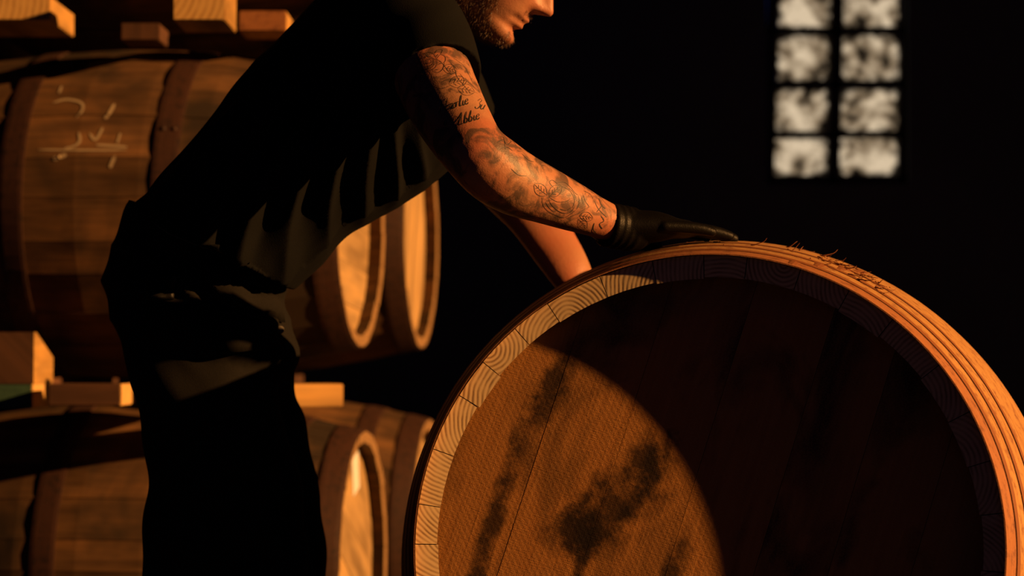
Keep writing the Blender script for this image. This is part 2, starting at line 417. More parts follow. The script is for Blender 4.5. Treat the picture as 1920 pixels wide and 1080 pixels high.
# front cask: pose solved from the picture (camera-space centre and tilt of the near head)
Cc = Vector((.255, -.341, -2.589)); yaw, el = R(11.9), R(13.2)
nc = Vector((-math.sin(yaw) * math.cos(el), math.sin(el), math.cos(yaw) * math.cos(el)))
uc = Vector((0, 1, 0)).cross(nc).normalized(); vc = nc.cross(uc)
def c2w(v): return CX * v.x + CU * v.y - CF * v.z
CA, CUU, CV = -c2w(nc), c2w(uc), c2w(vc); CC = EYEV + c2w(Cc - nc * .010)
FM = Matrix(((CUU.x, CA.x, CV.x, CC.x), (CUU.y, CA.y, CV.y, CC.y), (CUU.z, CA.z, CV.z, CC.z), (0, 0, 0, 1)))
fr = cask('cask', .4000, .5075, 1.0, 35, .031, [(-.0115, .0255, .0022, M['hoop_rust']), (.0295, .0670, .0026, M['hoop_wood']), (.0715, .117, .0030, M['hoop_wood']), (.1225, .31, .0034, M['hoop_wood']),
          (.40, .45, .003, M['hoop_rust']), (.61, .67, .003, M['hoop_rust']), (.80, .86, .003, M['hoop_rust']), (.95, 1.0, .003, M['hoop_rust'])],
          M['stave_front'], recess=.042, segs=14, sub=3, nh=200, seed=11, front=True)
fr.matrix_world = FM
tag(fr, 'large oak cask in the foreground being tipped by the gloved man, head facing the viewer', 'barrel')
def on_cask(phi_deg, t, lift=0.0):
    p = R(phi_deg); r = .4000 + .1075 * (1 - (1 - 2 * t) ** 2) + lift
    return FM @ Vector((r * math.cos(p), t, r * math.sin(p)))
def cask_n(phi_deg): p = R(phi_deg); return (FM.to_3x3() @ Vector((math.cos(p), 0, math.sin(p)))).normalized()

# background casks on runners
def bgcask(seed, extra=(), b0=.675):
    H = [(0, .055, .0022, M['hoop_dark']), (.335, .39, .0022, M['hoop_dark']), (b0, b0 + .055, .0022, M['hoop_dark']), (1.065, 1.12, .0022, M['hoop_dark'])] + list(extra)
    return cask('cask', .31, .385, 1.12, 27, .026, H, M['stave'], recess=.035, segs=8, sub=1, nh=72, seed=seed)
q1 = bgcask(3); q2 = bgcask(5, [(.115, .165, .0022, M['hoop_dark']), (.955, 1.005, .0022, M['hoop_dark'])], .605)
kids = {}
for o in bpy.data.objects:
    if o.parent: kids.setdefault(o.parent.name, []).append(o)
PHI = R(6.0)
def place(o, hx, hd, z, roll, phi=PHI):
    """hx, hd: x and depth of the near (right-facing) head centre; the axis runs left and slightly away"""
    n = Vector((math.cos(phi), -math.sin(phi), 0)); a = -n; u = Vector((0, 0, 1)).cross(n).normalized(); v = Vector((0, 0, 1))
    Mx = Matrix(((u.x, a.x, v.x, hx), (u.y, a.y, v.y, hd), (u.z, a.z, v.z, z), (0, 0, 0, 1)))
    o.matrix_world = Mx @ Matrix.Rotation(roll, 4, 'Y')
Z1, Z2, Z3 = .4135, 1.229, 2.045
XA, DA, XB, DB = -.348, 4.45, -.246, 5.25
place(q1, XA, DA, Z2, .4); place(q2, XA + .008, DA, Z1, 1.3)
tag(q1, 'brown cask at the left with chalk marks, on the middle tier, nearest the viewer', 'barrel', 'casks on the rack')
tag(q2, 'brown cask on the bottom tier behind the man, white paper label on its head', 'barrel', 'casks on the rack')
c = copy_tree(q1); place(c, XB, DB, Z2, 2.2); tag(c, 'farther cask on the middle tier, its pale head rightmost in the tier', 'barrel', 'casks on the rack')
c = copy_tree(q2); place(c, XB + .02, DB, Z1, 3.9); tag(c, 'farther cask on the bottom tier, cut off by the foreground cask\'s rim', 'barrel', 'casks on the rack')
c = copy_tree(q1); place(c, XA, DA, Z3, 4.4); tag(c, 'cask on the top tier at the upper left, only its underside in view', 'barrel', 'casks on the rack')
c = copy_tree(q2); place(c, XB, DB, Z3, 5.1); tag(c, 'farther cask on the top tier, its underside dim behind the beams', 'barrel', 'casks on the rack')

# runners and chocks  (name, px left, px right, depth front, z0, z1, length, material ...)
def runner(x0, x1, y0, y1, z0, z1, mt, label, name='beam', rot=0, endm=None, cat='beam', group='timbers of the cask rack'):
    cx, cy = (x0 + x1) / 2, y0
    o = box(name, x0 - cx, x1 - cx, 0, y1 - y0, 0, z1 - z0, mt, None, .002, end=endm)
    o.location = (cx, cy, z0); o.rotation_euler = (0, 0, rot); return tag(o, label, cat, group)
be, bm_, bd = M['beam_end'], M['beam'], M['beam_dark']
TZ = Z3 - .385; MZ = Z2 - .385; BZ = Z1 - .385
# top tier
runner(-1.15, -.972, 4.02, 4.24, TZ - .055, TZ - .004, bm_, 'pale timber end at the top left corner under the top tier', endm=be)
runner(-.682, -.576, 3.84, 3.99, TZ - .087, TZ + .05, bm_, 'pale square timber end, middle one of the three along the top', endm=be)
runner(-.608, -.502, 4.25, 4.37, TZ - .039, TZ + .006, bm_, 'reddish timber end beside the man\'s back, top of the rack', endm=M['hoop_rust'])
runner(-.86, -.775, 4.20, 4.31, TZ - .068, TZ - .030, bd, 'small dim timber set back between two of the top timbers')
# middle tier
runner(-1.20, -1.005, 4.03, 4.20, MZ - .056, MZ - .004, M['green'], 'green painted timber end at the left edge under the middle tier', endm=be)
runner(-.955, -.805, 3.96, 4.10, MZ - .048, MZ - .004, bd, 'dark plank end under the middle tier just left of the man\'s legs', endm=be)
runner(-.66, -.35, 4.06, 4.17, MZ - .054, MZ - .006, bm_, 'pale timber right of the man\'s hips under the middle tier', rot=R(22), endm=be)
# long bearers behind them that carry each tier
for zz, nm in ((TZ, 'top'), (MZ, 'middle')):
    runner(-1.30, -1.21, 4.34, 5.9, zz - .056, zz - .004, bd, 'dark bearer along the left underside of the %s tier' % nm)
    xr = -.50 if nm == 'top' else -.72
    runner(xr, xr + .08, 4.34, 5.9, zz - .056, zz - .004, bd, 'dark bearer along the right underside of the %s tier' % nm)
# bottom tier
runner(-1.20, -1.02, 4.03, 5.9, 0, BZ - .004, bd, 'dark runner on the floor under the left of the bottom cask')
runner(-.575, -.43, 4.03, 5.9, 0, BZ - .004, bd, 'dark runner on the floor under the right of the bottom cask')
# chock wedge
def wedge(x0, x1, y0, y1, z, h0, h1, label):
    v = [(x0, y0, z), (x1, y0, z), (x1, y1, z), (x0, y1, z), (x0, y0, z + h0), (x1, y0, z + h0), (x1, y0 + .02, z + h0), (x0, y0 + .02, z + h0), (x1, y1, z + h1), (x0, y1, z + h1)]
    f = [(0, 3, 2, 1), (0, 1, 5, 4), (4, 5, 6, 7), (7, 6, 8, 9), (3, 9, 8, 2), (1, 2, 8, 6, 5), (0, 4, 7, 9, 3)]
    uv = [[(v[i][0] * 1 + v[i][2], v[i][1]) for i in q] for q in f]
    cx = (x0 + x1) / 2; o = link('chock', [(a - cx, b - y0, c - z) for a, b, c in v], f, [bm_, bd], None, uv, [0, 1, 0, 0, 0, 0, 0]); o.location = (cx, y0, z); fix(o)
    return tag(o, label, 'wedge', 'chocks on the rack')
wedge(-1.13, -1.003, 3.86 + .17, 4.20, MZ - .004, .108, .055, 'pale wooden wedge at the left edge chocking the middle cask')

wedge(-.66, -.53, 4.03, 4.25, MZ - .004, .11, .055, 'wooden wedge behind the man\'s hips under the middle cask')  # added out of sight to shade the top of the bottom cask

# chalk strokes on the middle cask (following its surface)
def bvh_of(root_or_list):
    vs = []; fs = []
    for o in root_or_list:
        mw = o.matrix_world if not o.parent else o.parent.matrix_world @ o.matrix_basis
        b = len(vs); vs += [mw @ v.co for v in o.data.vertices]; fs += [tuple(b + i for i in p.vertices) for p in o.data.polygons]
    return BVHTree.FromPolygons(vs, fs)
def dens(pts, step=2.0):
    out = []
    for i in range(len(pts) - 1):
        a = np.array(pts[i], float); b = np.array(pts[i + 1], float); n = max(1, int(np.hypot(*(b - a)) / step))
        for k in range(n): out.append(tuple(a + (b - a) * k / n))
    out.append(tuple(pts[-1])); return out
def smoothpts(pts, n=6):
    if len(pts) < 3: return pts
    P = [pts[0]] + list(pts) + [pts[-1]]; out = []
    for i in range(1, len(P) - 2):
        p0, p1, p2, p3 = [np.array(P[j], float) for j in (i - 1, i, i + 1, i + 2)]
        for k in range(n):
            t = k / n; out.append(tuple(.5 * ((2 * p1) + (-p0 + p2) * t + (2 * p0 - 5 * p1 + 4 * p2 - p3) * t * t + (-p0 + 3 * p1 - 3 * p2 + p3) * t ** 3)))
    out.append(tuple(pts[-1])); return out
def drawn(strokes, bvh, w, lift, name, mt, parent, maxgap=.02, inv=None):
    """ribbons lying on a surface; strokes are drawn as seen by the photographer and laid onto the real surface"""
    v = []; f = []
    for st in strokes:
        ww = w
        if isinstance(st[0], (int, float)): ww = st[0]; st = st[1]
        prev = None; pts = dens(smoothpts(st), 1.2); N = len(pts)
        hits = []
        for (px, py) in pts:
            d = (at(px, py, 1.0) - EYEV).normalized(); h = bvh.ray_cast(EYEV, d)
            hits.append((h[0], h[1]) if h[0] is not None else None)
        for i in range(N - 1):
            if hits[i] is None or hits[i + 1] is None: prev = None; continue
            (p, n), (p2, n2) = hits[i], hits[i + 1]
            if (p2 - p).length > maxgap or (p2 - p).length < 1e-6: prev = None; continue
            if n.dot(d) > 0: n = -n
            s = n.cross(p2 - p).normalized() * ww * .5
            tap = min(1, .35 + 1.3 * min(i, N - 1 - i) / max(1, N * .25))
            a = len(v); v += [p + n * lift - s * tap, p + n * lift + s * tap]
            if prev is not None: f.append((prev, prev + 1, a + 1, a))
            prev = a
    if inv: v = [inv @ x for x in v]
    if not f: return None
    return link(name, v, f, mt, parent)
staves = [o for o in kids[q1.name] if o.name.startswith('stave')]
chalk = [(.006, [(100, 193), (125, 187), (152, 193), (155, 207), (142, 222)]), (.008, [(215, 195), (206, 212), (196, 224)]), (.006, [(116, 162), (111, 176)]),
         (.006, [(168, 250), (180, 262), (194, 238)]), (.005, [(226, 250), (220, 270)]), (.006, [(148, 248), (150, 265), (138, 275), (118, 280)]), (.005, [(180, 272), (215, 274), (240, 276)]),
         (.010, [(100, 299), (126, 290)]), (.008, [(216, 292), (206, 316)]), (.004, [(72, 281), (180, 282), (240, 281)])]
drawn(chalk, bvh_of(staves), .006, .0012, 'chalk_mark', M['chalk'], q1, .05, q1.matrix_world.inverted())
# paper label on the bottom cask head
lb = link('paper_label', [(-.04, -.0006, 0), (.04, -.0006, 0), (.04, -.0006, .09), (-.04, -.0006, .09), (-.04, 0.0002, 0), (.04, 0.0002, 0), (.04, 0.0002, .09), (-.04, 0.0002, .09)],
          [(0, 1, 2, 3), (7, 6, 5, 4), (0, 4, 5, 1), (1, 5, 6, 2), (2, 6, 7, 3), (3, 7, 4, 0)], M['paper'], q2)
lb.matrix_basis = Matrix.Rotation(-1.3, 4, 'Y') @ Matrix.Translation((.075, .034, .165)) @ Matrix.Rotation(R(-12), 4, 'Y')

# ------------------------------------------------------------------ man
man = empty('person', Matrix.Translation((-.4, 2.95, 0)))
tag(man, 'bearded man in black T-shirt, black trousers and gloves bending over the foreground cask, arm tattooed', 'person')
INV = Matrix.Translation((.4, -2.95, 0))
def tube(path, n=24, sub=5, flat=None):
    """path: list of (Vector, radius[, radius2, dir2]) ; returns verts, faces of a closed smooth tube with round ends"""
    P = [p[0] for p in path]; Rr = [p[1] for p in path]; R2 = [p[2] if len(p) > 2 else p[1] for p in path]
    side = flat
    pts = []
    m_ = len(P)
    def cr(a, b, c_, d, t): return .5 * ((2 * b) + (c_ - a) * t + (2 * a - 5 * b + 4 * c_ - d) * t * t + (3 * b - a - 3 * c_ + d) * t ** 3)
    for i in range(m_ - 1):
        ia, id_ = max(i - 1, 0), min(i + 2, m_ - 1)
        for k in range(sub):
            t = k / sub
            pts.append((cr(P[ia], P[i], P[i + 1], P[id_], t), cr(Rr[ia], Rr[i], Rr[i + 1], Rr[id_], t), cr(R2[ia], R2[i], R2[i + 1], R2[id_], t)))
    pts.append((P[-1], Rr[-1], R2[-1]))
    T = [(pts[min(i + 1, len(pts) - 1)][0] - pts[max(i - 1, 0)][0]).normalized() for i in range(len(pts))]
    st, en = pts[0], pts[-1]
    ext = []
    for a in (75, 50, 25): ext.append((st[0] - T[0] * st[1] * math.sin(R(a)), st[1] * math.cos(R(a)), st[2] * math.cos(R(a)), T[0]))
    mid = [(p[0], p[1], p[2], T[i]) for i, p in enumerate(pts)]
    ext2 = [(en[0] + T[-1] * en[1] * math.sin(R(a)), en[1] * math.cos(R(a)), en[2] * math.cos(R(a)), T[-1]) for a in (25, 50, 75)]
    allp = ext + mid + ext2
    v = []; f = []
    s = side if side else (Vector((0, 1, 0)) if abs(T[0].y) < .8 else Vector((0, 0, 1)))
    for (p, r1, r2, t) in allp:
        a = (s - t * s.dot(t)).normalized(); b = t.cross(a)
        if side is None: s = a
        for k in range(n):
            th = 2 * math.pi * k / n; v.append(p + a * (r1 * math.cos(th)) + b * (r2 * math.sin(th)))
    N = len(allp)
    for i in range(N - 1):
        for k in range(n): k2 = (k + 1) % n; f.append((i * n + k, i * n + k2, (i + 1) * n + k2, (i + 1) * n + k))
    f += [tuple(range(n))[::-1], tuple((N - 1) * n + k for k in range(n))]
    return v, f
def loft(st, n=40, power=2.3, sub=6):
    """st: (back px,py, front px,py, depth centre, half depth); smooth loft with given silhouette as seen from the side"""
    A = np.array(st, float); m_ = len(A); S = []
    for i in range(m_ - 1):
        ia, id_ = max(i - 1, 0), min(i + 2, m_ - 1)
        for k in range(sub):
            t = k / sub; a, b, c_, d = A[ia], A[i], A[i + 1], A[id_]
            S.append(.5 * ((2 * b) + (c_ - a) * t + (2 * a - 5 * b + 4 * c_ - d) * t * t + (3 * b - a - 3 * c_ + d) * t ** 3))
    S.append(A[-1]); v = []; f = []
    for s in S:
        b = at(s[0], s[1], s[4]); fr_ = at(s[2], s[3], s[4]); c_ = (b + fr_) / 2; h = (fr_ - b) / 2
        for k in range(n):
            th = 2 * math.pi * k / n; ct, sn = math.cos(th), math.sin(th)
            ct = math.copysign(abs(ct) ** (2 / power), ct); sn = math.copysign(abs(sn) ** (2 / power), sn)
            v.append(c_ + h * ct + Vector((0, 1, 0)) * s[5] * sn)
    N = len(S)
    for i in range(N - 1):
        for k in range(n): k2 = (k + 1) % n; f.append((i * n + k, i * n + k2, (i + 1) * n + k2, (i + 1) * n + k))
    f += [tuple(range(n))[::-1], tuple((N - 1) * n + k for k in range(n))]
    return v, f
def merge(parts, name, voxel, mt, smooth_it=6, parent=man, disp=None):
    v = []; f = []
    for pv, pf in parts:
        b = len(v); v += [INV @ x for x in pv]; f += [tuple(b + i for i in q) for q in pf]
    o = fix_islands(link(name + '_tmp', v, f, mt))
    md = o.modifiers.new('r', 'REMESH'); md.mode = 'VOXEL'; md.voxel_size = voxel; md.adaptivity = 0
    if smooth_it: sm = o.modifiers.new('s', 'SMOOTH'); sm.iterations = smooth_it; sm.factor = .5
    dg = bpy.context.evaluated_depsgraph_get(); dg.update(); me = bpy.data.meshes.new_from_object(o.evaluated_get(dg))
    bpy.data.objects.remove(o)
    if disp:
        n = len(me.vertices); co = np.empty(n * 3); me.vertices.foreach_get('co', co); no = np.empty(n * 3); me.vertex_normals.foreach_get('vector', no)
        co = co.reshape(-1, 3); no = no.reshape(-1, 3)
        co = co + no * disp(co, no)[:, None]; me.vertices.foreach_set('co', co.ravel())
    me.polygons.foreach_set('use_smooth', [True] * len(me.polygons)); me.name = name
    if not me.materials: me.materials.append(mt)
    r = bpy.data.objects.new(name, me); col.objects.link(r); r.parent = parent; r.matrix_parent_inverse = Matrix()
    return r
def fix_islands(o): return fix(o)
def pix(co):
    """world-ish position -> viewing plane coordinates used to lay folds along the cloth"""
    w = co + np.array([-.4, 2.95, 0]) - np.array(EYEV)
    d = w @ np.array(CF); return 960 + FPX * (w @ np.array(CX)) / d, 540 - FPX * (w @ np.array(CU)) / d

# --- head
HS = .96
CHIN = at(938, 88, 2.93); pit = R(34); yw = R(9)
HF = Vector((math.cos(pit) * math.cos(yw), -math.cos(pit) * math.sin(yw), -math.sin(pit)))
HSd = HF.cross(Vector((0, 0, 1))).normalized()          # towards the viewer's side
if HSd.y > 0: HSd = -HSd
HU = HSd.cross(HF).normalized()
if HU.z < 0: HU = -HU
HC = CHIN - HF * .080 * HS + HU * .113 * HS
def hl(f_, s_, u_): return HC + HF * f_ * HS + HSd * s_ * HS + HU * u_ * HS
def interp(tab, x): xs = [a for a, _ in tab]; return float(np.interp(x, xs, [b for _, b in tab]))
frontT = [(-.118, .045), (-.114, .068), (-.106, .084), (-.096, .090), (-.086, .086), (-.079, .079), (-.070, .084), (-.058, .089), (-.045, .091), (-.03, .092), (0, .088), (.02, .086), (.036, .088), (.048, .096), (.07, .096), (.09, .086), (.108, .06), (.12, .01)]
backT = [(-.118, .0), (-.10, .0), (-.08, .03), (-.05, .065), (-.02, .082), (.03, .10), (.07, .098), (.10, .07), (.12, .01)]
widT = [(-.118, .018), (-.11, .034), (-.10, .043), (-.08, .053), (-.05, .062), (-.02, .068), (.01, .071), (.05, .074), (.08, .068), (.105, .045), (.12, .01)]
def head_geo():
    v = []; f = []; n = 120; us = np.linspace(-.118, .12, 120)
    for u in us:
        fr_, bk, w = interp(frontT, u), interp(backT, u), interp(widT, u)
        for k in range(n):
            th = 2 * math.pi * k / n; c_, s_ = math.cos(th), math.sin(th)
            ff = (fr_ if c_ > 0 else bk) * math.copysign(abs(c_) ** .85, c_); ss = w * math.copysign(abs(s_) ** .9, s_)
            if c_ > 0:
                g = lambda a, b: math.exp(-(ss / a) ** 2) * b
                # nose
                nz = interp([(-.047, 0), (-.042, .004), (-.037, .016), (-.030, .030), (-.022, .032), (-.01, .025), (.01, .015), (.03, .006), (.045, 0)], u)
                nw = interp([(-.045, .013), (-.03, .0125), (-.015, .010), (.02, .008), (.045, .01)], u)
                ff += math.exp(-abs(ss / nw) ** 2.6) * nz
                ff -= .011 * math.exp(-((abs(ss) - .0075) / .0038) ** 2 - ((u + .038) / .0045) ** 2)
                # alar wings
                ff += .009 * math.exp(-((abs(ss) - .0155) / .006) ** 2 - ((u + .029) / .010) ** 2)
                # lips
                ff += g(.021, .0105) * math.exp(-((u + .0695) / .0058) ** 2) + g(.022, .0085) * math.exp(-((u + .0555) / .0058) ** 2) - g(.024, .0085) * math.exp(-((u + .0625) / .0024) ** 2)
                ff -= .004 * 1.2 * math.exp(-((abs(ss) - .026) / .006) ** 2 - ((u + .062) / .007) ** 2)
                ff += g(.020, .004) * math.exp(-((u + .098) / .012) ** 2)
                # eye sockets, brows, cheek
                ff -= .014 * math.exp(-((abs(ss) - .032) / .015) ** 2 - ((u - .026) / .014) ** 2)
                ff += .005 * math.exp(-((abs(ss) - .045) / .018) ** 2 - ((u + .008) / .018) ** 2)
            v.append(hl(ff, ss, u))
    for i in range(len(us) - 1):
        for k in range(n): k2 = (k + 1) % n; f.append((i * n + k, i * n + k2, (i + 1) * n + k2, (i + 1) * n + k))
    f += [tuple(range(n))[::-1], tuple((len(us) - 1) * n + k for k in range(n))]
    return v, f
SH_R, SH_L = at(770, 40, 2.86), at(795, 70, 3.15)
NECKB = at(775, -20, 3.0)
WR = at(1152, 424, 2.775)
arm_r = [(SH_R, .062), (at(797, 107, 2.82), .059), (at(829, 183, 2.745), .0555), (at(860, 240, 2.68), .0500), (at(890, 284, 2.635), .0455), (at(925, 317, 2.64), .0475), (at(968, 344, 2.66), .0455), (at(1018, 365, 2.69), .0405), (at(1070, 387, 2.72), .0350), (at(1112, 405, 2.75), .0295), (at(1150, 421, 2.775), .0270)]
WL = at(1094, 565, 3.035)
arm_l = [(SH_L, .058), (at(838, 180, 3.22), .050), (at(876, 270, 3.27), .046), (at(942, 345, 3.29), .046), (at(1000, 404, 3.27), .0465), (at(1035, 457, 3.245), .042), (at(1066, 506, 3.22), .037), (WR, .031)]
TORSO = [(268, 386, 548, 545, 2.99, .165), (300, 335, 598, 500, 2.99, .160), (350, 280, 650, 442, 2.99, .160), (405, 215, 728, 398, 2.99, .165), (440, 165, 800, 352, 2.99, .172), (500, 105, 868, 290, 3.0, .182), (547, 58, 903, 232, 3.01, .195), (603, 2, 897, 175, 3.01, .205), (672, -55, 876, 118, 3.01, .185), (735, -90, 862, 68, 3.01, .12)]
def shrink(T, k, dk): return [(a + (c_ - a) * k, b + (d - b) * k, c_ - (c_ - a) * k, d - (d - b) * k, e_, g_ - dk) for a, b, c_, d, e_, g_ in T]
LEGN = [(212, 560, 500, 640), (232, 650, 515, 700), (250, 720, 520, 750), (266, 790, 535, 800), (280, 890, 560, 890), (273, 960, 570, 960), (268, 1080, 575, 1080), (285, 1250, 520, 1240), (300, 1420, 480, 1420), (310, 1600, 470, 1600), (318, 1740, 470, 1740)]
LEGF = [(262, 560, 550, 640), (272, 650, 553, 700), (290, 720, 551, 745), (310, 790, 572, 790), (325, 890, 590, 885), (330, 960, 603, 955), (345, 1080, 612, 1080), (380, 1250, 600, 1240), (400, 1400, 575, 1400), (410, 1550, 565, 1550), (415, 1700, 565, 1700)]
dn, df = 3.02, 3.21
legn = [(*s, dn, w) for s, w in zip(LEGN, (.105, .115, .118, .115, .11, .105, .10, .09, .082, .078, .075))]
legf = [(*s, df, w) for s, w in zip(LEGF, (.105, .115, .118, .115, .11, .105, .10, .09, .082, .078, .075))]
PEL = [(246, 372, 540, 540, 3.05, .150), (228, 432, 534, 572, 3.07, .165), (204, 500, 545, 612, 3.07, .180), (206, 560, 560, 655, 3.07, .185), (226, 625, 556, 688, 3.07, .17), (250, 680, 540, 715, 3.07, .12)]
nose_ax = [(hl(.02, 0, -.06), .052), (hl(-.03, 0, -.085), .056), (at(800, 10, 3.0), .062), (at(745, 40, 3.0), .07)]
parts = [head_geo(), tube(nose_ax), tube(arm_r), tube(arm_l), loft(shrink(TORSO, .12, .03)), loft(shrink(PEL, .12, .03)), loft(shrink(legn, .2, .03)), loft(shrink(legf, .2, .03))]
# ears
for s_ in (1, -1): parts.append(tube([(hl(-.012, .070 * s_, -.02), .006, .010), (hl(-.018, .080 * s_, .0), .006, .016), (hl(-.02, .082 * s_, .022), .006, .014)], 16, 4))
# elbow/forearm muscle shapes and hands inside the gloves
def palm_pts(o, X, Y, Z, s=1.0):
    return lambda a, b, c_: o + X * a * s + Y * b * s + Z * c_ * s
def hand_parts(o, X, Y, Z, grow=0.0, bend=(4, 8, 8), big=1.0):
    """X towards the fingers, Y towards the thumb, Z back of the hand"""
    L = palm_pts(o, X, Y, Z, big); ps = []
    ps.append(tube([(L(-.012, 0, 0), .028 + grow, .023 + grow), (L(.02, 0, 0), .033 + grow, .024 + grow), (L(.055, 0, .001), .040 + grow, .0225 + grow), (L(.080, 0, .0), .042 + grow, .0150 + grow)], 28, 5, flat=Y))
    for yy, x0, ln, r in ((.035, .083, .060, .0092), (.012, .087, .084, .0093), (-.011, .084, .071, .0092), (-.034, .076, .045, .0084)):
        p = (x0 - .02, yy * .92, .0); ang = 0; path = [(L(*p), r + grow)]; seg = (.02, ln * .44, ln * .30, ln * .26)
        for q, sl in enumerate(seg):
            if q: ang += R(bend[q - 1])
            p = (p[0] + sl * math.cos(ang), p[1] + (yy * .06) * (sl / ln), p[2] - sl * math.sin(ang)); path.append((L(*p), r + grow - (.0006 * q)))
            if q and q < 3: path[-1] = (path[-1][0], path[-1][1] + .0007)
        ps.append(tube(path, 18, 5))
    ps.append(tube([(L(.0, .018, -.004), .017 + grow), (L(.030, .038, -.010), .0155 + grow), (L(.058, .054, -.016), .0115 + grow), (L(.082, .064, -.020), .0100 + grow)], 18, 5))
    return ps
XF = (at(1400, 434, 2.835) - at(1152, 424, 2.775)).normalized()
YT = (Vector((0, 1, 0)) - XF * XF.y).normalized(); ZB = XF.cross(YT); ZB = ZB if ZB.z > 0 else -ZB
tip_l = on_cask(92, .40, .02); mid_l = on_cask(112, .42, .017)
XL = (on_cask(102, .46, .017) - on_cask(119, .48, .022)).normalized(); ZL = cask_n(112); ZL = (ZL - XL * ZL.dot(XL)).normalized(); YL = ZL.cross(XL); YL = YL if YL.dot(Vector((0, -1, 0))) > 0 else -YL
OL = on_cask(120, .485, .026)
hr = hand_parts(WR, XF, YT, ZB, -.003, (2, 5, 6), big=1.13); hlft = hand_parts(OL, XL, YL, ZL, -.003, (8, 10, 10))
arm_l[-1] = (OL, .029)
ax_l = (arm_l[-1][0] - arm_l[3][0]).normalized(); WL_ = ax_l.cross(Vector((.42, -.90, .15))).normalized()
arm_l2 = [arm_l[0], arm_l[1], arm_l[2]] + [(p, r_ * 1.07, r_ * k) for (p, r_), k in zip(arm_l[3:], (.85, .68, .66, .70, .85))]
parts[3] = tube(arm_l2, flat=WL_)
body = merge(parts + hr + hlft, 'body', .0034, M['skin'], 3)
# attributes: where the tattoo shading and the stubble lie
me = body.data; n = len(me.vertices); co = np.empty(n * 3); me.vertices.foreach_get('co', co); co = co.reshape(-1, 3); X_, Y_ = pix(co)
wy = co[:, 1] + 2.95
ink = ((wy < 2.90) & (X_ > 740) & (X_ < 1165) & (Y_ > 60)).astype(float)
ink *= np.clip(np.abs(Y_ - 205) / 40, .25, 1) if False else 1
ink = np.where((X_ > 810) & (Y_ > 175) & (Y_ < 240) & (X_ < 930), ink * .15, ink)
head_l = (co + np.array([-.4, 2.95, 0]) - np.array(HC)) / HS; hf, hs_, hu = head_l @ np.array(HF), head_l @ np.array(HSd), head_l @ np.array(HU)
inh = (np.abs(hs_) < .09) & (hu > -.13) & (hu < .05) & (hf > -.05) & (hf < .14)
jaw = np.clip((-.082 - hu) / .012, 0, 1) + np.clip((.058 - hf) / .016, 0, 1) * (hu < .03); mou = (np.abs(hu + .0475) < .0055) & (np.abs(hs_) < .022) & (hf > .07)
lips = (np.abs(hu + .063) < .012) & (np.abs(hs_) < .026) & (hf > .07)
nose = (hf > .098) & (hu > -.045)
stub = np.where(inh, np.clip(jaw + mou, 0, 1), 0); stub[lips | nose] = 0
for nm, arr in (('ink', ink), ('stubble', stub)):
    a_ = me.attributes.new(nm, 'FLOAT', 'POINT'); a_.data.foreach_set('value', arr.astype(np.float32))
# stubble strands
no = np.empty(n * 3); me.vertex_normals.foreach_get('vector', no); no = no.reshape(-1, 3)
rng = np.random.default_rng(4)
idx = np.nonzero(stub > .4)[0]; dens_ = np.where((hf[idx] < .062) | (hu[idx] < -.105) | (np.abs(hu[idx] + .047) < .009), .9, .3)
idx = idx[rng.random(len(idx)) < dens_]
v = []; f = []
dn_ = np.array(-HU * .6 + HF * .25)
for i in np.repeat(idx, 2)[:9000]:
    p = co[i] + rng.normal(0, .0012, 3); nn = no[i]; ln = rng.uniform(.003, .009) * (1.2 if hf[i] < .06 else .75)
    d = nn * .55 + dn_ + rng.normal(0, .35, 3); d /= np.linalg.norm(d); s_ = np.cross(d, rng.normal(0, 1, 3)); s_ /= np.linalg.norm(s_); s_ *= .0003
    t_ = np.cross(d, s_); t_ = t_ / np.linalg.norm(t_) * .0002; b = len(v)
    v += [p + s_, p - s_ * .5 + t_, p - s_ * .5 - t_, p + d * ln]; f += [(b, b + 1, b + 3), (b + 1, b + 2, b + 3), (b + 2, b, b + 3)]
bd_o = link('beard', v, f, M['hair'], man); bd_o['kind'] = 'stuff'; bd_o['label'] = 'short brown beard and stubble'
# short hair cap and brows
v = []; f = []
for i in range(26):
    u = -.02 + .144 * i / 25
    for k in range(60):
        th = 2 * math.pi * k / 60; c_, s_ = math.cos(th), math.sin(th); uu = min(u, .1199)
        fr_, bk, w = interp(frontT, uu), interp(backT, uu), interp(widT, uu)
        if c_ > .1 and u < .085: fr_ = min(fr_, .045)
        lim = (.35 if u < .02 else .55 if u < .08 else 1.0)
        rgh = .004 + .0025 * math.sin(k * 7.1 + i * 3.3) * math.sin(k * 2.3 - i * 5)
        th2 = math.acos(max(-1, min(1, c_))); c2 = min(c_, lim); s2 = math.copysign(math.sqrt(1 - c2 * c2), s_)
        if i == 25: rgh = .006
        v.append(INV @ hl((fr_ if c2 > 0 else bk) * c2 + math.copysign(rgh, c2), (w + rgh) * s2, u + (.004 if i == 25 else 0)))
for i in range(25):
    for k in range(60): k2 = (k + 1) % 60; f.append((i * 60 + k, i * 60 + k2, (i + 1) * 60 + k2, (i + 1) * 60 + k))
f += [tuple(range(60))[::-1], tuple(25 * 60 + k for k in range(60))]
fix(link('hair', v, f, M['hair'], man, smooth=True))
for s_ in (1, -1):
    tv, tf = tube([(hl(.079, .030 * s_, .026), .011), (hl(.0795, .0305 * s_, .026), .011)], 16, 2); link('eye', [INV @ x for x in tv], tf, M['eye'], man, smooth=True)
    tv, tf = tube([(hl(.096, .014 * s_, .044), .0028), (hl(.095, .030 * s_, .050), .003), (hl(.082, .048 * s_, .046), .0022)], 10, 4); link('eyebrow', [INV @ x for x in tv], tf, M['hair'], man, smooth=True)

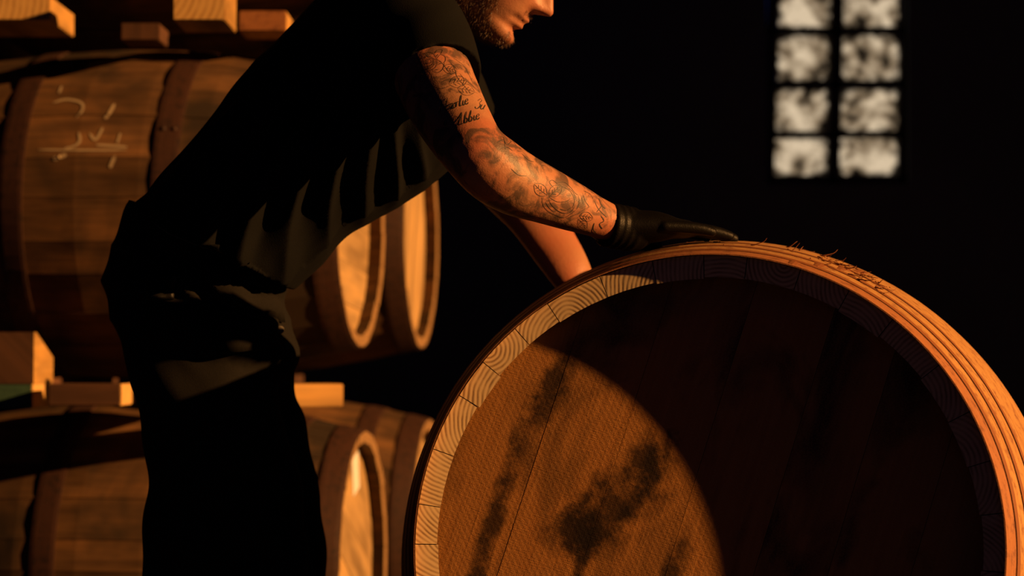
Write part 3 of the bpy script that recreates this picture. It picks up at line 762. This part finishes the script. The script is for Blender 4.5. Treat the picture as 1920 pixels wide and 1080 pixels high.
# --- shirt
def fold_shirt(co, no):
    X, Y = pix(co); wy = co[:, 1] + 2.95
    # folds fan out from the armpit towards the hem
    ax, ay = 730., -60.; ang = np.arctan2(Y - ay, X - ax); rr = np.hypot(X - ax, Y - ay)
    d = .010 * (1 - 2 * np.abs(np.sin(ang * 22 + rr * .003 + .6 * np.sin(rr * .011))) ** 1.3) * np.clip((rr - 240) / 130, 0, 1) + .003 * np.sin(ang * 61 + 1.3 + np.sin(rr * .02)) * np.clip((rr - 240) / 130, 0, 1)
    sag = .003 * np.sin((X + Y) * .045 + np.sin(Y * .03) * 2)
    side = np.clip(-no[:, 1] * 1.3 + .25, 0, 1)
    bk = np.clip(((X - 260) * .5 + (Y - 380) * .8) / 100, -1, 1)
    return (d * side + sag * .2) * np.where(np.abs(no[:, 1]) < .25, .3, 1)
sl_r = [(at(700, 25, 2.93), .085, .085), (at(765, 48, 2.87), .083, .078), (at(800, 85, 2.835), .070, .070), (at(822, 148, 2.785), .0655, .0655)]
sl_l = [(at(770, 30, 3.10), .080), (at(803, 105, 3.17), .066), (at(845, 178, 3.2), .062), (at(874, 234, 3.22), .0565)]
sh_parts = [loft(TORSO), tube(sl_l, 28), tube([(at(800, 0, 3.0), .085), (at(826, 12, 3.0), .068)], 28)]
def sleeve(path, cut_out):
    """tube with an open flat end: drop the rounding at the hem"""
    v, f = tube(path, 32, 6); return v, f
def flatcap(path, n=32, flat=None):
    v, f = tube(path, n, 6, flat=flat)  # flatten the last three rings into a clean hem
    N = len(v) // n; last = N - 4
    c_ = sum((v[last * n + k] for k in range(n)), Vector()) / n; t = (path[-1][0] - path[-2][0]).normalized()
    for q, s_ in ((last + 1, .97), (last + 2, .9), (last + 3, .5)):
        for k in range(n): v[q * n + k] = c_ + (v[last * n + k] - c_) * s_ - t * (.006 if q > last + 1 else 0)
    return v, f
sh_parts[1] = flatcap(sl_l, 32)
sh_parts.append(flatcap(sl_r, 32)); sh_parts.append(tube([(at(290, 372, 2.95), .016), (at(258, 386, 2.95), .009), (at(239, 394, 2.95), .003)], 14))
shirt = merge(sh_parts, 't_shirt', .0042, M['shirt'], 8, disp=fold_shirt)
# --- trousers
def fold_tr(co, no):
    X, Y = pix(co)
    d = .007 * (1 - 2 * np.abs(np.sin(X * .026 - Y * .045 + 1.2 * np.sin(X * .017)))) * np.exp(-((Y - 530) / 100) ** 2)
    d += .005 * np.sin(Y * .045 + np.sin(X * .03) * 1.5) * np.clip((Y - 640) / 100, 0, 1) * .8
    d += .003 * np.sin(X * .09 - Y * .03) * np.exp(-((Y - 480) / 90) ** 2)
    return d * np.clip(1 - np.abs(no[:, 0]) * .5, 0, 1)
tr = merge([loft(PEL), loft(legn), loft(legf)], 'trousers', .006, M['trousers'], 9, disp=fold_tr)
# belt-line tab of shirt at the back of the waist
# boots
for (cx_, d_) in ((392, dn), (488, df)):
    a0 = at(cx_, 1720, d_); z0 = a0.z
    heel = Vector((a0.x - .03, a0.y, .045)); toe = Vector((a0.x + .19, a0.y - .02, .04))
    tv1 = tube([(Vector((a0.x, a0.y, .22)), .062, .058), (Vector((a0.x - .005, a0.y, .10)), .06, .052), (heel, .048, .042)], 20, 5)
    tv2 = tube([(heel, .046, .043), (heel.lerp(toe, .5), .05, .038), (toe, .045, .035)], 20, 5, flat=Vector((0, 1, 0)))
    bo = merge([tv1, tv2], 'boot', .005, M['boot'], 4)
    co2 = [v_ for v_ in bo.data.vertices]
    for v_ in co2: v_.co.z = max(v_.co.z, .002)
# --- cargo pocket with flap, buttons and seams on the near thigh
TB = bvh_of([tr])
def patch(poly, name, mt, lift=.006, nx=14, ny=10, puff=.01, wr=.003):
    """a puffy cloth panel: quad given by four picture corners laid on the trousers"""
    v = []; f = []; (a, b, c_, d) = [np.array(q, float) for q in poly]
    for j in range(ny + 1):
        for i in range(nx + 1):
            s_, t_ = i / nx, j / ny; q = (a * (1 - s_) + b * s_) * (1 - t_) + (d * (1 - s_) + c_ * s_) * t_
            dr = (at(q[0], q[1], 1.0) - EYEV).normalized(); h = TB.ray_cast(EYEV, dr)
            p, nrm = (h[0], h[1]) if h[0] is not None else (at(q[0], q[1], 2.85), Vector((0, -1, 0)))
            if nrm.dot(dr) > 0: nrm = -nrm
            e = (4 * s_ * (1 - s_)) ** .6 * (4 * t_ * (1 - t_)) ** .5
            v.append(INV @ (p + nrm * (lift * (.25 + .75 * min(1, e * 3)) + puff * e + wr * math.sin(s_ * 9 + t_ * 7 + math.sin(t_ * 11)) * e)))
    W = nx + 1; n0 = len(v)
    for j in range(ny):
        for i in range(nx): f.append((j * W + i, j * W + i + 1, (j + 1) * W + i + 1, (j + 1) * W + i))
    o = link(name, v, f, mt, man, smooth=True); so = o.modifiers.new('solid', 'SOLIDIFY'); so.thickness = .003; so.offset = -1
    return o
pk = patch([(398, 560), (520, 598), (512, 652), (408, 662)], 'pocket', M['trousers'], .004, puff=.014)
fl = patch([(372, 478), (470, 492), (528, 605), (408, 575)], 'pocket_flap', M['trousers'], .012, puff=.012, wr=.006)
patch([(273, 515), (328, 513), (326, 562), (278, 566)], 'cloth_badge', M['glove'], .003, 8, 8, .001, .0005)
TB2 = bvh_of([tr, pk, fl])
drawn([[(391, 480), (394, 540), (408, 600), (420, 640), (428, 658)], [(383, 478), (388, 520), (404, 590), (413, 650)], [(330, 516), (327, 540), (325, 560)], [(285, 415), (320, 440), (370, 460), (400, 470)], [(440, 590), (470, 580), (510, 590), (526, 605)]],
      TB2, .0012, .0012, 'seam', M['stitch'], man, .03, INV)
bt = bvh_of([pk, tr]).ray_cast(EYEV, (at(521, 620, 1) - EYEV).normalized())
if bt[0] is not None:
    nn = bt[1] if bt[1].y < 0 else -bt[1]; tv, tf = tube([(bt[0] + nn * .002, .0065), (bt[0] + nn * .004, .0065)], 16, 2); link('button', [INV @ x for x in tv], tf, M['stitch'], man, smooth=True)

# --- gloves
def cuff_parts(o, X, Y, a0=-.016):
    path = []
    for i in range(9):
        a = .030 + (a0 - .030) * i / 8; path.append((o + X * a, .0335 + (.0018 if i % 2 else 0), .0315 + (.0018 if i % 2 else 0)))
    return [flatcap(path, 28, flat=Y)]
ARX = (at(1150, 421, 2.775) - at(1112, 405, 2.75)).normalized()
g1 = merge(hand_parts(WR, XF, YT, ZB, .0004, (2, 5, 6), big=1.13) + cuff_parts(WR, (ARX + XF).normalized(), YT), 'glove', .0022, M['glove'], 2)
ALX = (OL - arm_l[-2][0]).normalized()
g2 = merge(hand_parts(OL, XL, YL, ZL, .0008, (8, 10, 10)) + cuff_parts(OL, ALX, YL), 'glove', .003, M['glove'], 2)

# --- tattoos: line work laid on the skin of the near arm
BB = bvh_of([body])
def T(strokes, w=.0011, nm='tattoo'): return drawn(strokes, BB, w, .0004, nm, M['ink'], man, .02, INV)
def xf(strokes, ox, oy, s, ang=0, sh=0):
    ca, sa = math.cos(ang), math.sin(ang); out = []
    for st in strokes:
        w = None
        if isinstance(st[0], (int, float)): w, st = st
        q = [(ox + s * ((x + sh * -y) * ca - y * sa), oy + s * ((x + sh * -y) * sa + y * ca)) for x, y in st]
        out.append((w, q) if w else q)
    return out
# cursive letters, unit x-height 1, y down, baseline 0
B, Tn = .0015, .0007
LET = {
 'H': (1.9, [(B, [(.35, -2.1), (.2, -1.2), (-.05, -.3), (-.45, .15)]), (B, [(1.55, -2.3), (1.2, -1.3), (1.0, -.4), (1.1, 0), (1.4, -.1)]), (Tn, [(-.5, -1.5), (-.4, -2.1), (.1, -2.3), (.35, -2.1)]), (Tn, [(-.2, -1.0), (.5, -1.25), (1.3, -1.15)])]),
 'a': (1.05, [(B, [(.75, -.85), (.35, -1.0), (.0, -.5), (.15, -.02), (.5, -.2), (.75, -.8)]), (B, [(.78, -.95), (.68, -.2), (.85, 0), (1.05, -.25)])]),
 'r': (.85, [(B, [(.0, -.7), (.25, -1.0), (.3, -.6), (.2, 0)]), (Tn, [(.3, -.7), (.55, -1.0), (.8, -.9)])]),
 'l': (.6, [(Tn, [(.0, -.2), (.4, -1.2), (.5, -2.0), (.3, -1.9)]), (B, [(.3, -1.9), (.15, -.6), (.2, -.05), (.5, -.2)])]),
 'i': (.55, [(B, [(.2, -.95), (.1, -.25), (.25, 0), (.5, -.25)]), (B, [(.3, -1.4), (.33, -1.5)])]),
 'e': (.8, [(Tn, [(.05, -.45), (.55, -.65), (.5, -1.0), (.2, -.9)]), (B, [(.2, -.9), (.0, -.4), (.25, 0), (.7, -.3)])]),
 'b': (.9, [(Tn, [(.0, -.3), (.4, -1.3), (.5, -2.0), (.3, -1.9)]), (B, [(.3, -1.9), (.1, -.6), (.15, -.05), (.5, -.1), (.65, -.6), (.35, -.9), (.15, -.6)])]),
 'A': (1.7, [(B, [(1.25, -2.2), (1.1, -1.1), (1.05, -.2), (1.25, 0), (1.5, -.2)]), (B, [(1.25, -2.2), (.7, -1.1), (.2, -.1), (-.3, .5), (-.7, .6)]), (Tn, [(-.2, -.5), (-.6, -1.1), (-.2, -1.8), (.3, -1.5), (.2, -.8), (1.2, -.95)])]),
 '3': (1.2, [(Tn, [(.1, -1.6), (.5, -2.1), (.9, -1.8), (.6, -1.2)]), (B, [(.6, -1.2), (1.0, -.8), (.8, -.1), (.3, .0), (.1, -.4)])]),
 'u': (1.0, [(B, [(.1, -1.0), (.05, -.2), (.35, 0), (.7, -.4)]), (B, [(.75, -1.0), (.65, -.2), (.85, 0)])]),
}
def word(txt, ox, oy, s, ang, sh=.25):
    out = []; x = 0
    for ch in txt:
        w, st = LET[ch]; out += xf([(q[0], [(a + x, b) for a, b in q[1]]) for q in st], ox, oy, s, ang, sh); x += w
    return out
T(word('Harlie', 826, 211, 9.8, R(-17)) + word('3u', 889, 203, 9.0, R(8)) + word('Abbie', 855, 236, 9.8, R(-16)) + word('e', 833, 236, 9.0, R(-16)), nm='lettering')
leaf = [[(0, 0), (4, -4.5), (10, -5), (16, 0)], [(0, 0), (5, 4), (11, 4), (16, 0)], [(0, 0), (8, -.6), (16, 0)], [(4, 0), (7, -3.6)], [(7, -.3), (10, -3.6)], [(10, -.3), (12.5, -2.6)], [(4, 0), (6.5, 3)], [(7, 0), (10, 3)], [(10, 0), (12.5, 2.4)]]
rose = [[(-12, -6), (-6, -12), (2, -13), (8, -9), (10, -2)], [(10, -2), (9, 6), (3, 11), (-5, 12)], [(-5, 12), (-11, 8), (-14, 1), (-12, -6)], [(-8, -4), (-3, -8), (4, -6), (6, 0), (2, 5), (-4, 5)], [(-3, -3), (1, -4), (3, 0), (0, 2), (-3, 0)],
        [(10, -2), (16, -7), (22, -3), (20, 4), (9, 6)], [(8, -9), (13, -14), (20, -13), (16, -7)], [(3, 11), (8, 17), (16, 13), (20, 4)], [(-12, -6), (-18, -4), (-21, 3), (-14, 1)], [(-14, 1), (-19, 9), (-11, 15), (-5, 12)],
        [(-6, 8), (2, 8), (7, 3)], [(-9, 5), (-3, 7.5)], [(11, 3), (17, 2)], [(12, 5), (17, 5)], [(10, -5), (14, -9)], [(-13, -2), (-17, 0)], [(-13, 5), (-16, 9)], [(5, 12), (11, 13)]]
T(xf(leaf, 1026, 366, 2.1, R(221)) + xf(leaf, 1030, 369, 2.0, R(-42)) + xf(leaf, 1086, 404, 1.7, R(12)) + xf(leaf, 1084, 410, 1.6, R(48)) +
  [[(1028, 372), (1034, 384), (1046, 395), (1060, 400), (1072, 395), (1078, 384)], [(1030, 370), (1044, 378), (1060, 378), (1070, 372)], [(1054, 350), (1066, 356), (1074, 366), (1077, 378), (1072, 392)],
   [(1044, 343), (1058, 342), (1070, 352), (1078, 362), (1084, 366)], [(1016, 370), (1018, 384), (1028, 396), (1044, 404), (1056, 408), (1066, 404), (1082, 392)], [(1084, 366), (1086, 380), (1080, 394)],
   [(1092, 362), (1098, 378), (1104, 388), (1096, 392), (1084, 398)], [(1060, 410), (1074, 404), (1088, 398), (1102, 392)], [(1038, 352), (1030, 342), (1036, 338), (1046, 346)], [(1022, 378), (1030, 390), (1040, 398)],
   [(1050, 392), (1062, 394), (1072, 388)], [(1094, 358), (1106, 364), (1112, 374)], [(1090, 370), (1094, 384)], [(1064, 352), (1074, 360), (1080, 374)]] +
  [(.0016, [(1122, 372), (1128, 385), (1136, 392)]), (.0016, [(1114, 418), (1112, 430), (1118, 438)]), (.0016, [(1126, 404), (1132, 414), (1124, 420), (1130, 430)]), (.0012, [(1114, 376), (1122, 392), (1138, 408)]), (.0012, [(1130, 384), (1118, 398)])], .0007)
T(xf(rose, 806, 116, 1.35, R(-10)) + xf(leaf, 830, 128, 1.8, R(10)) + xf(leaf, 842, 158, 2.2, R(-12)) + xf(leaf, 858, 166, 2.1, R(12)) +
  [[(778, 103), (790, 120), (806, 138), (812, 150)], [(798, 98), (806, 108), (824, 114), (840, 132), (848, 142)], [(840, 112), (852, 128), (858, 146), (880, 172)], [(848, 108), (868, 122), (880, 142), (888, 160)],
   [(832, 152), (846, 148), (858, 152)], [(806, 160), (828, 166), (846, 160)], [(862, 138), (870, 150), (866, 162)]], .0007)
T([[(932, 268), (944, 262), (950, 272), (960, 264)], [(936, 280), (950, 276), (962, 284)], [(944, 256), (948, 282)], [(978, 288), (990, 300), (1002, 304)], [(958, 316), (972, 328), (990, 330)]], .0008)

# ------------------------------------------------------------------ shavings and frayed splinters on the hoops
rnd = random.Random(9); v = []; f = []
def sliver(p, d, n, ln, r, curl):
    global v, f
    pts = []; q = p.copy(); dd = d.normalized()
    for i in range(7):
        pts.append((q.copy(), r * (1 - i / 9))); q += dd * ln / 6; dd = (dd + n * curl * rnd.uniform(-.6, 1) + Vector((rnd.gauss(0, .3), rnd.gauss(0, .3), rnd.gauss(0, .3))) * .5).normalized()
    tv, tf = tube(pts, 5, 1); b = len(v); v += tv; f += [tuple(b + i for i in q_) for q_ in tf]
for i in range(70):
    ph = rnd.uniform(57, 72) if i < 58 else rnd.uniform(72, 106); t = rnd.choice([.135, .15, .17, .08, .105]) + rnd.uniform(-.01, .01)
    p = on_cask(ph, t, .0045); n_ = cask_n(ph); tg = (on_cask(ph - 1, t) - on_cask(ph + 1, t)).normalized()
    sliver(p, tg + Vector((rnd.gauss(0, .4), rnd.gauss(0, .4), rnd.gauss(0, .4))), n_, rnd.uniform(.006, .028), rnd.uniform(.0005, .0013), .35)
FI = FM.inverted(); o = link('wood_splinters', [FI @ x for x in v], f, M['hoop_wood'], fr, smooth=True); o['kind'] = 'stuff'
# lapped, stepped joints where hoops overlap
for (t0, t1, p0, p1) in ((.002, .030, 70, 78), (.042, .075, 66, 74), (.086, .125, 63, 70), (.140, .20, 60, 69)):
    vs = []; fs = []; nn = 12
    for i in range(nn + 1):
        ph = R(p0 + (p1 - p0) * i / nn); lift = .0032 + .0016 * min(1, 3 * (1 - i / nn))
        for (t, l) in ((t0, lift - .002), (t0 + .003, lift), (t1 - .003, lift), (t1, lift - .002), (t1, 0), (t0, 0)):
            r = .3975 + .1105 * (1 - (1 - 2 * t) ** 2) + l; vs.append((r * math.cos(ph), t + .004 * math.sin(i * .9), r * math.sin(ph)))
    for i in range(nn):
        for k in range(6): k2 = (k + 1) % 6; fs.append((i * 6 + k, i * 6 + k2, (i + 1) * 6 + k2, (i + 1) * 6 + k))
    fs += [tuple(range(6)), tuple(nn * 6 + k for k in range(6))]
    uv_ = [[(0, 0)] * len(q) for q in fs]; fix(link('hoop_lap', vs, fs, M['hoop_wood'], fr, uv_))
